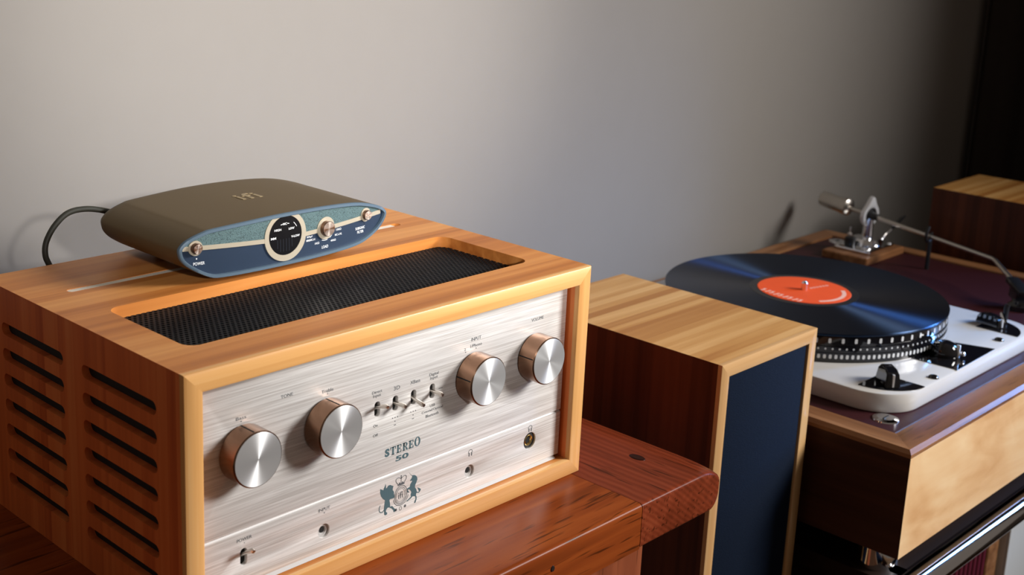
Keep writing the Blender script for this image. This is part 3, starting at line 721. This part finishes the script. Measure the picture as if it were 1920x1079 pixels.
fp = [o for o in bpy.data.objects if o.name == 'fluted_panel'][0]
rib0 = None
for k in range(21):
    x = .7805+.01195*k
    if rib0 is None:
        rib0 = part('rib', remap(lathe([(0, -.868), (.0042, -.868), (.0042, -.374), (0, -.374)], (x, -.0462, 0), n=10), lambda a, b, c: (a, -.0462+(b+.0462)*.9, c)), m_rib, fp, smooth=60)
    else:
        r = rib0.copy(); COL.objects.link(r); r.parent = fp; r.location.x = .01195*k; ORI[r] = ORI[rib0]
part('stile', BX((1.027, -.050, -.88), (1.057, -.0402, -.3655), .0015), m_wal_y, cb, 'brown wooden stile')
dr = part('door', BX((1.066, -.056, -.88), (1.262, -.0402, -.3655), .002), m_white, cb, 'white painted door')
part('edge_bead', BX((1.0665, -.0575, -.879), (1.0745, -.0558, -.3665), .0006), m_white, dr)

# ------------------------------------------------------------------ turntable
tt = thing('turntable', 'vintage turntable with cream deck in a walnut plinth with maroon top', 'turntable', (1.011, .131, PB))
def board(a, b, ax):
    """one side of the plinth: mitred board between plan points, with a chamfered outer top edge"""
    return None
BW, CH = .0285, .0034
def plinth_side(o0, o1, i0, i1, z0, z1, ch):
    bm = bmesh.new()
    def inn(o, i, k): return (o[0]+(i[0]-o[0])*k, o[1]+(i[1]-o[1])*k)
    c0, c1 = inn(o0, i0, ch/BW), inn(o1, i1, ch/BW)
    A = [bm.verts.new(p) for p in ((*o0, z0), (*o0, z1-ch), (*c0, z1), (*i0, z1), (*i0, z0))]
    B = [bm.verts.new(p) for p in ((*o1, z0), (*o1, z1-ch), (*c1, z1), (*i1, z1), (*i1, z0))]
    for k in range(5): bm.faces.new((A[k], A[(k+1) % 5], B[(k+1) % 5], B[k]))
    bm.faces.new(A); bm.faces.new(B[::-1]); bmesh.ops.recalc_face_normals(bm, faces=bm.faces)
    return bm
oc = [(PX0, PY0), (PX1, PY0), (PX1, PY1), (PX0, PY1)]
ic = [(PX0+BW, PY0+BW), (PX1-BW, PY0+BW), (PX1-BW, PY1-BW), (PX0+BW, PY1-BW)]
for k, (m, mm) in enumerate(((m_honey, m_wal_x), (m_ply_shade, m_wal_y), (m_ply_shade, m_wal_x), (m_ply_shade, m_wal_y))):
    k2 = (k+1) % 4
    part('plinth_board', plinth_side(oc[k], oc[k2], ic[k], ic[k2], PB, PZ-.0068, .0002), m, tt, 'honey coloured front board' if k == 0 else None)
    part('edge_moulding', plinth_side(oc[k], oc[k2], ic[k], ic[k2], PZ-.0068, PZ, CH), mm, tt)
g = .0012
part('leather_top', BX((ic[0][0]+g, ic[0][1]+.0022, PZ-.014), (ic[2][0]-g, ic[2][1]-g, PZ-.0016), .001), m_maroon, tt, 'maroon leather top panel')
part('bottom_board', BX((ic[0][0], ic[0][1], PB), (ic[2][0], ic[2][1], PB+.01)), m_black, tt)
LZ = PZ-.0016                      # leather surface
DZ = -.1868                        # deck surface
dk = plate(rrect(.7315, -.0560, 1.0680, .3200, [.03, .03, .045, .036], 10), [], DZ-LZ, .0028)
part('motor_deck', remap(dk, lambda u, v, q: (u, v, LZ+q)), m_cream, tt, 'glossy cream enamelled deck', smooth=40)
CX, CY = .8912, .1359
pl = part('platter', lathe([(0, DZ), (.1485, DZ), (.1485, DZ+.0025), (.1502, DZ+.0030), (.1502, DZ+.0100), (.1490, DZ+.0105), (.1490, DZ+.0118), (.1500, DZ+.0124), (.1500, DZ+.0168), (.1490, DZ+.0174), (.1490, DZ+.0186), (.1498, DZ+.0192), (.1498, DZ+.0268), (.1480, DZ+.0276), (0, DZ+.0276)], (CX, CY, 0), n=160), m_gloss, tt, 'black platter with strobe dots round its rim')
def dots(r, z, n, wd, h):
    bm = bmesh.new()
    for k in range(n):
        a = 2*math.pi*k/n; c, s = math.cos(a), math.sin(a)
        loop = rrect(-wd/2, -h/2, wd/2, h/2, min(wd, h)*.35, 2)
        vs = [bm.verts.new((CX+(r+.0003)*c-u*s, CY+(r+.0003)*s+u*c, z+q)) for u, q in loop]
        vb = [bm.verts.new((CX+(r-.0006)*c-u*s, CY+(r-.0006)*s+u*c, z+q)) for u, q in loop]
        bm.faces.new(vs)
        for i in range(len(vs)): bm.faces.new((vs[i], vs[i-1], vb[i-1], vb[i]))
    bmesh.ops.recalc_face_normals(bm, faces=bm.faces); return bm
part('strobe_dots', dots(.1502, DZ+.0066, 168, .0028, .0042), m_dot, pl, kind='stuff')
part('strobe_dots', dots(.1500, DZ+.0146, 135, .0018, .0018), m_dot, pl, kind='stuff')
part('strobe_dots', dots(.1498, DZ+.0230, 72, .0028, .0050), m_dot, pl, kind='stuff')
RT = DZ+.0312
part('spindle', lathe([(0, .0095), (.0018, .0090), (.0034, .0070), (.0036, -.003), (0, -.003)], (CX, CY, RT), n=24), m_chrome, pl)
# control plates and knobs
def flat(poly, z, th): return remap(plate(poly, [], th, .0002), lambda u, v, q: (u, v, z+q))
def sector(ax, ay, r, a0, a1, n=14): return [(ax, ay)]+[(ax+r*math.cos(math.radians(a0+(a1-a0)*k/n)), ay+r*math.sin(math.radians(a0+(a1-a0)*k/n))) for k in range(n+1)]
for poly in (sector(.7880, -.0110, .0450, 180, 270), [(.8554, -.0097), (.9335, -.0047), (.9515, -.0536), (.8581, -.0560)], sector(1.0110, -.0080, .0450, 270, 360)):
    part('control_plate', flat(poly, DZ-.0001, .0009), m_gloss, tt, smooth=20)
def bar_knob(x, y, ang, L, wd, h):
    c, s = math.cos(math.radians(ang)), math.sin(math.radians(ang)); bm = bmesh.new()
    def put(u, v, q): return (x+u*c-v*s, y+u*s+v*c, DZ+.0008+q)
    pr = [(-L*.42, 0), (L*.58, 0), (L*.50, h*.80), (L*.25, h), (-L*.20, h), (-L*.36, h*.75)]
    A = [bm.verts.new(put(u, -wd/2*(1-.25*q/h), q)) for u, q in pr]; B = [bm.verts.new(put(u, wd/2*(1-.25*q/h), q)) for u, q in pr]
    for k in range(len(pr)): bm.faces.new((A[k], A[(k+1) % len(pr)], B[(k+1) % len(pr)], B[k]))
    bm.faces.new(A); bm.faces.new(B[::-1])
    bmesh.ops.recalc_face_normals(bm, faces=bm.faces)
    bmesh.ops.bevel(bm, geom=bm.edges[:], offset=.0012, segments=2, affect='EDGES')
    k = part('control_knob', bm, m_gloss, tt, smooth=50)
    f = BX((L*.50, -.0008, .0012), (L*.60, .0008, h*.80)); remap(f, put)
    part('pointer', f, m_dot, k, 'pale metal pointer')
    return k
bar_knob(.7705, -.0262, 225, .030, .0150, .0165)
bar_knob(1.0290, -.0135, 255, .030, .0130, .0125)
part('lever', tube([(1.0345, -.0300, DZ+.004), (1.0480, -.0195, DZ+.0100)], .0022, 10), m_chrome, tt)
dome = part('control_knob', lathe([(.0135, 0), (.0138, .003), (.0130, .0085), (.0100, .0125), (.0050, .0145), (0, .0150)], (.8915, -.0270, DZ+.0008), n=36), m_gloss, tt, smooth=60)
part('pointer', BX((.8905, -.0425, DZ+.001), (.8930, -.0385, DZ+.0145), .0005), m_dot, dome)
part('ball_handle', lathe([(0, -.0032), (.0022, -.0023), (.0032, 0), (.0022, .0023), (0, .0032)], (.8950, -.0440, DZ+.0052), n=20), m_chrome, dome, smooth=70)
for x, y in ((.8195, -.0495), (.9846, -.0442)):
    part('grommet', lathe([(.0050, 0), (.0046, .0015), (.0030, .0026), (0, .0030)], (x, y, DZ), n=24), m_gloss, tt, smooth=60)
for x, y in ((.7309, -.0477), (1.3000, .3150), (.7240, .3150), (1.2960, -.0477)):
    sc = part('deck_screw', lathe([(.0122, 0), (.0118, .0012), (.0080, .0022), (.0070, .0018), (0, .0024)], (x, y, LZ), n=32), m_chrome, tt)
    part('screw_slot', BX((x-.005, y-.0006, LZ+.0018), (x+.005, y+.0006, LZ+.0026)), m_hole, sc)
part('lever_pin', tube([(1.0630, -.0180, DZ), (1.0630, -.0180, DZ+.014), (1.0640, -.0185, DZ+.0175)], .0030, 12), m_black, tt)
part('finger_knob', lathe([(.0150, 0), (.0150, .006), (.0120, .0085), (.0110, .0120), (0, .0125)], (1.182, .0100, LZ), n=32), m_gloss, tt)
# tonearm
part('arm_board', BX((1.2100, .2240, LZ-.001), (1.3170, .2900, LZ+.0095), .0015), m_wal_x, tt, 'small wooden armboard')
AZ = LZ+.0095
tn = part('tonearm_base', remap(plate(rrect(1.2300, .2330, 1.3060, .2850, .006, 5), [], .0045, .0012), lambda u, v, q: (u, v, AZ+q)), m_chrome, tt, 'chrome tonearm mounting plate')
cxp, cyp = 1.2760, .2600
part('collar', lathe([(.0210, 0), (.0215, .003), (.0180, .0075), (.0120, .0085), (0, .0085)], (cxp, cyp, AZ+.0045), n=40), m_chrome, tn)
part('pillar', lathe([(.0070, 0), (.0065, .030), (0, .030)], (cxp, cyp, AZ+.010), n=24), m_chrome, tn)
part('side_post', lathe([(.0075, 0), (.0075, .010), (.006, .0115), (0, .0115)], (1.2470, .2690, AZ+.0045), n=24), m_black, tn)
part('clamp_screw', lathe([(0, 0), (.0035, .0005), (.0035, .003), (.0012, .0035), (.0012, .012), (0, .012)], (1.2460, .2700, AZ+.018), n=16), m_steel, tn)
for x, y in ((1.2355, .2385), (1.3005, .2385), (1.2355, .2795), (1.3005, .2795)):
    part('plate_screw', lathe([(.0030, 0), (.0026, .0012), (0, .0016)], (x, y, AZ+.0045), n=16), m_chrome, tn)
arm = part('tonearm', tube([(1.2835, .3000, -.1508), (1.2760, .2600, -.1532), (1.2395, .0735, -.1675), (1.2360, .0680, -.1685), (1.1960, .0280, -.1780)], .0029, 14), m_steel, tt, 'long straight metal arm tube bent near its end', smooth=60)
ad = (Vector((1.2395, .0735, -.1675))-Vector((1.2760, .2600, -.1532))).normalized()
def along(p, r0, L, m, name, par, prof):
    a = Vector(p); q = ad.to_track_quat('Z', 'Y'); bm = lathe(prof, (0, 0, 0), n=32)
    for v in bm.verts: v.co = q @ v.co + a
    return part(name, bm, m, par)
cw0 = Vector((1.2760, .2600, -.1532))-ad*.082
along(cw0, 0, 0, m_steel, 'counterweight', arm, [(0, 0), (.0095, 0), (.0108, .0015), (.0108, .036), (.0118, .037), (.0118, .046), (.0085, .048), (.0040, .049), (0, .049)])
# teardrop bearing yoke
td = [(.0160*math.cos(math.radians(t)), .0160*math.sin(math.radians(t))) for t in range(-212, 33, 8)]+[(.0075, .0165), (.0030, .0245), (0, .0265), (-.0030, .0245), (-.0075, .0165)]
yk = plate(td, [circ(0, 0, .0108, 28)], .007, .0012)
q = ad.to_track_quat('Z', 'Y')
xa = ad.cross(Vector((0, 0, 1))).normalized(); za = xa.cross(ad).normalized(); pv = Vector((cxp, cyp, -.1532))
remap(yk, lambda u, v, w_: tuple(pv+xa*u+za*v+ad*(w_-.0035)))
part('bearing_yoke', yk, plain('bright_silver', (.88, .90, .93, 1), .3, .4), arm, 'bright teardrop bearing yoke', smooth=40)
along(pv-ad*.006, 0, 0, m_black, 'bearing', arm, [(0, 0), (.0106, 0), (.0106, .0085), (.0060, .010), (.0045, .020), (0, .020)])
part('yoke_stem', lathe([(.0045, 0), (.0060, .006), (.0045, .012), (0, .012)], (cxp, cyp, -.1785), n=20), m_black, arm)
# arm rest clip on the tube
rp_ = pv+ad*.096
part('rest_post', tube([(rp_.x+.006, rp_.y, LZ), (rp_.x+.006, rp_.y, rp_.z-.006)], .0028, 10), m_black, tt)
part('rest_clip', tube(smooth_path([(rp_.x-.002, rp_.y, rp_.z+.013), (rp_.x-.007, rp_.y, rp_.z+.004), (rp_.x-.004, rp_.y, rp_.z-.006), (rp_.x+.005, rp_.y, rp_.z-.006), (rp_.x+.008, rp_.y, rp_.z+.004)], 5), .0022, 8), m_black, tt)
lv = part('cue_lever', tube([(1.3000, .2500, AZ+.008), (1.3080, .2410, -.1740)], .0010, 8), m_chrome, tn)
part('cue_handle', tube([(1.3080, .2410, -.1740), (1.3150, .2325, -.1590), (1.3180, .2280, -.1540)], [.0022, .0026, .0010], 10), m_black, lv)
# headshell
hd = (Vector((1.1960, .0280, -.1780))-Vector((1.2360, .0680, -.1685))).normalized()
hx = hd.cross(Vector((0, 0, 1))).normalized(); hz = hx.cross(hd).normalized(); h0 = Vector((1.1960, .0280, -.1780))-hd*.006
hs = BX((-.0075, 0, -.0035), (.0075, .042, .0035), .0015, 2); remap(hs, lambda u, v, w_: tuple(h0+hx*u+hd*v+hz*w_))
hsh = part('headshell', hs, m_black, arm)
cg = BX((-.006, .012, -.016), (.006, .034, -.0032), .001); remap(cg, lambda u, v, w_: tuple(h0+hx*u+hd*v+hz*w_))
part('cartridge', cg, m_gloss, hsh)

# ------------------------------------------------------------------ record
rec = thing('vinyl_record', 'black vinyl record with orange label lying on the turntable platter', 'record', (CX, CY, DZ+.0276))
part('disc', lathe([(0, DZ+.0277), (.1500, DZ+.0277), (.1507, DZ+.0286), (.1507, DZ+.0296), (.1500, DZ+.0303), (.1470, DZ+.0300), (.0600, DZ+.0300), (.0590, DZ+.0299), (0, DZ+.0299)], (CX, CY, 0), n=160), m_groovevinyl, rec, smooth=20)
part('run_out', lathe([(.0500, .0302), (.0580, .0302), (.0585, .0299)], (CX, CY, DZ), n=96), m_vinyl_plain, rec)
lb = part('record_label', lathe([(0, .0306), (.0496, .0306), (.0500, .0302), (.0500, .0299)], (CX, CY, DZ), n=96), m_label, rec, 'round orange paper label')
def label_blob(u, v, a, l, wd):
    c, s = math.cos(a), math.sin(a)
    return [(CX+u+x*c-y*s, CY+v+x*s+y*c) for x, y in ((-l, -wd), (l, -wd*.8), (l, wd), (-l, wd*.9))]
def stroke(pts, wd): return remap(ribbon([(CX+a, CY+b) for a, b in pts], wd), lambda x, y, q: (x, y, DZ+.0306+q))
for k in range(9):          # pale printed title, illegible in the photograph
    t = k/8; u = -.0353-.0052*t+.006*math.sin(t*3.1)*-1*.3; v = .029-.0477*t
    part('label_print', stroke([(u-.004, v+.001), (u, v-.001), (u+.0035, v+.0012*(-1)**k), (u+.0045, v-.0012)], .0012), m_label_print, lb)
part('label_print', stroke([(.0425*math.cos(math.radians(t)), .0425*math.sin(math.radians(t))) for t in range(232, 318, 6)], .0022), m_label_print, lb)
for k in range(6):
    u = .0112+.0046*k; v = -.0022-.00125*k
    part('label_print', stroke([(u-.001, v-.0015), (u+.0005, v+.0018), (u+.0022, v-.0012)], .0008), m_label_print, lb)
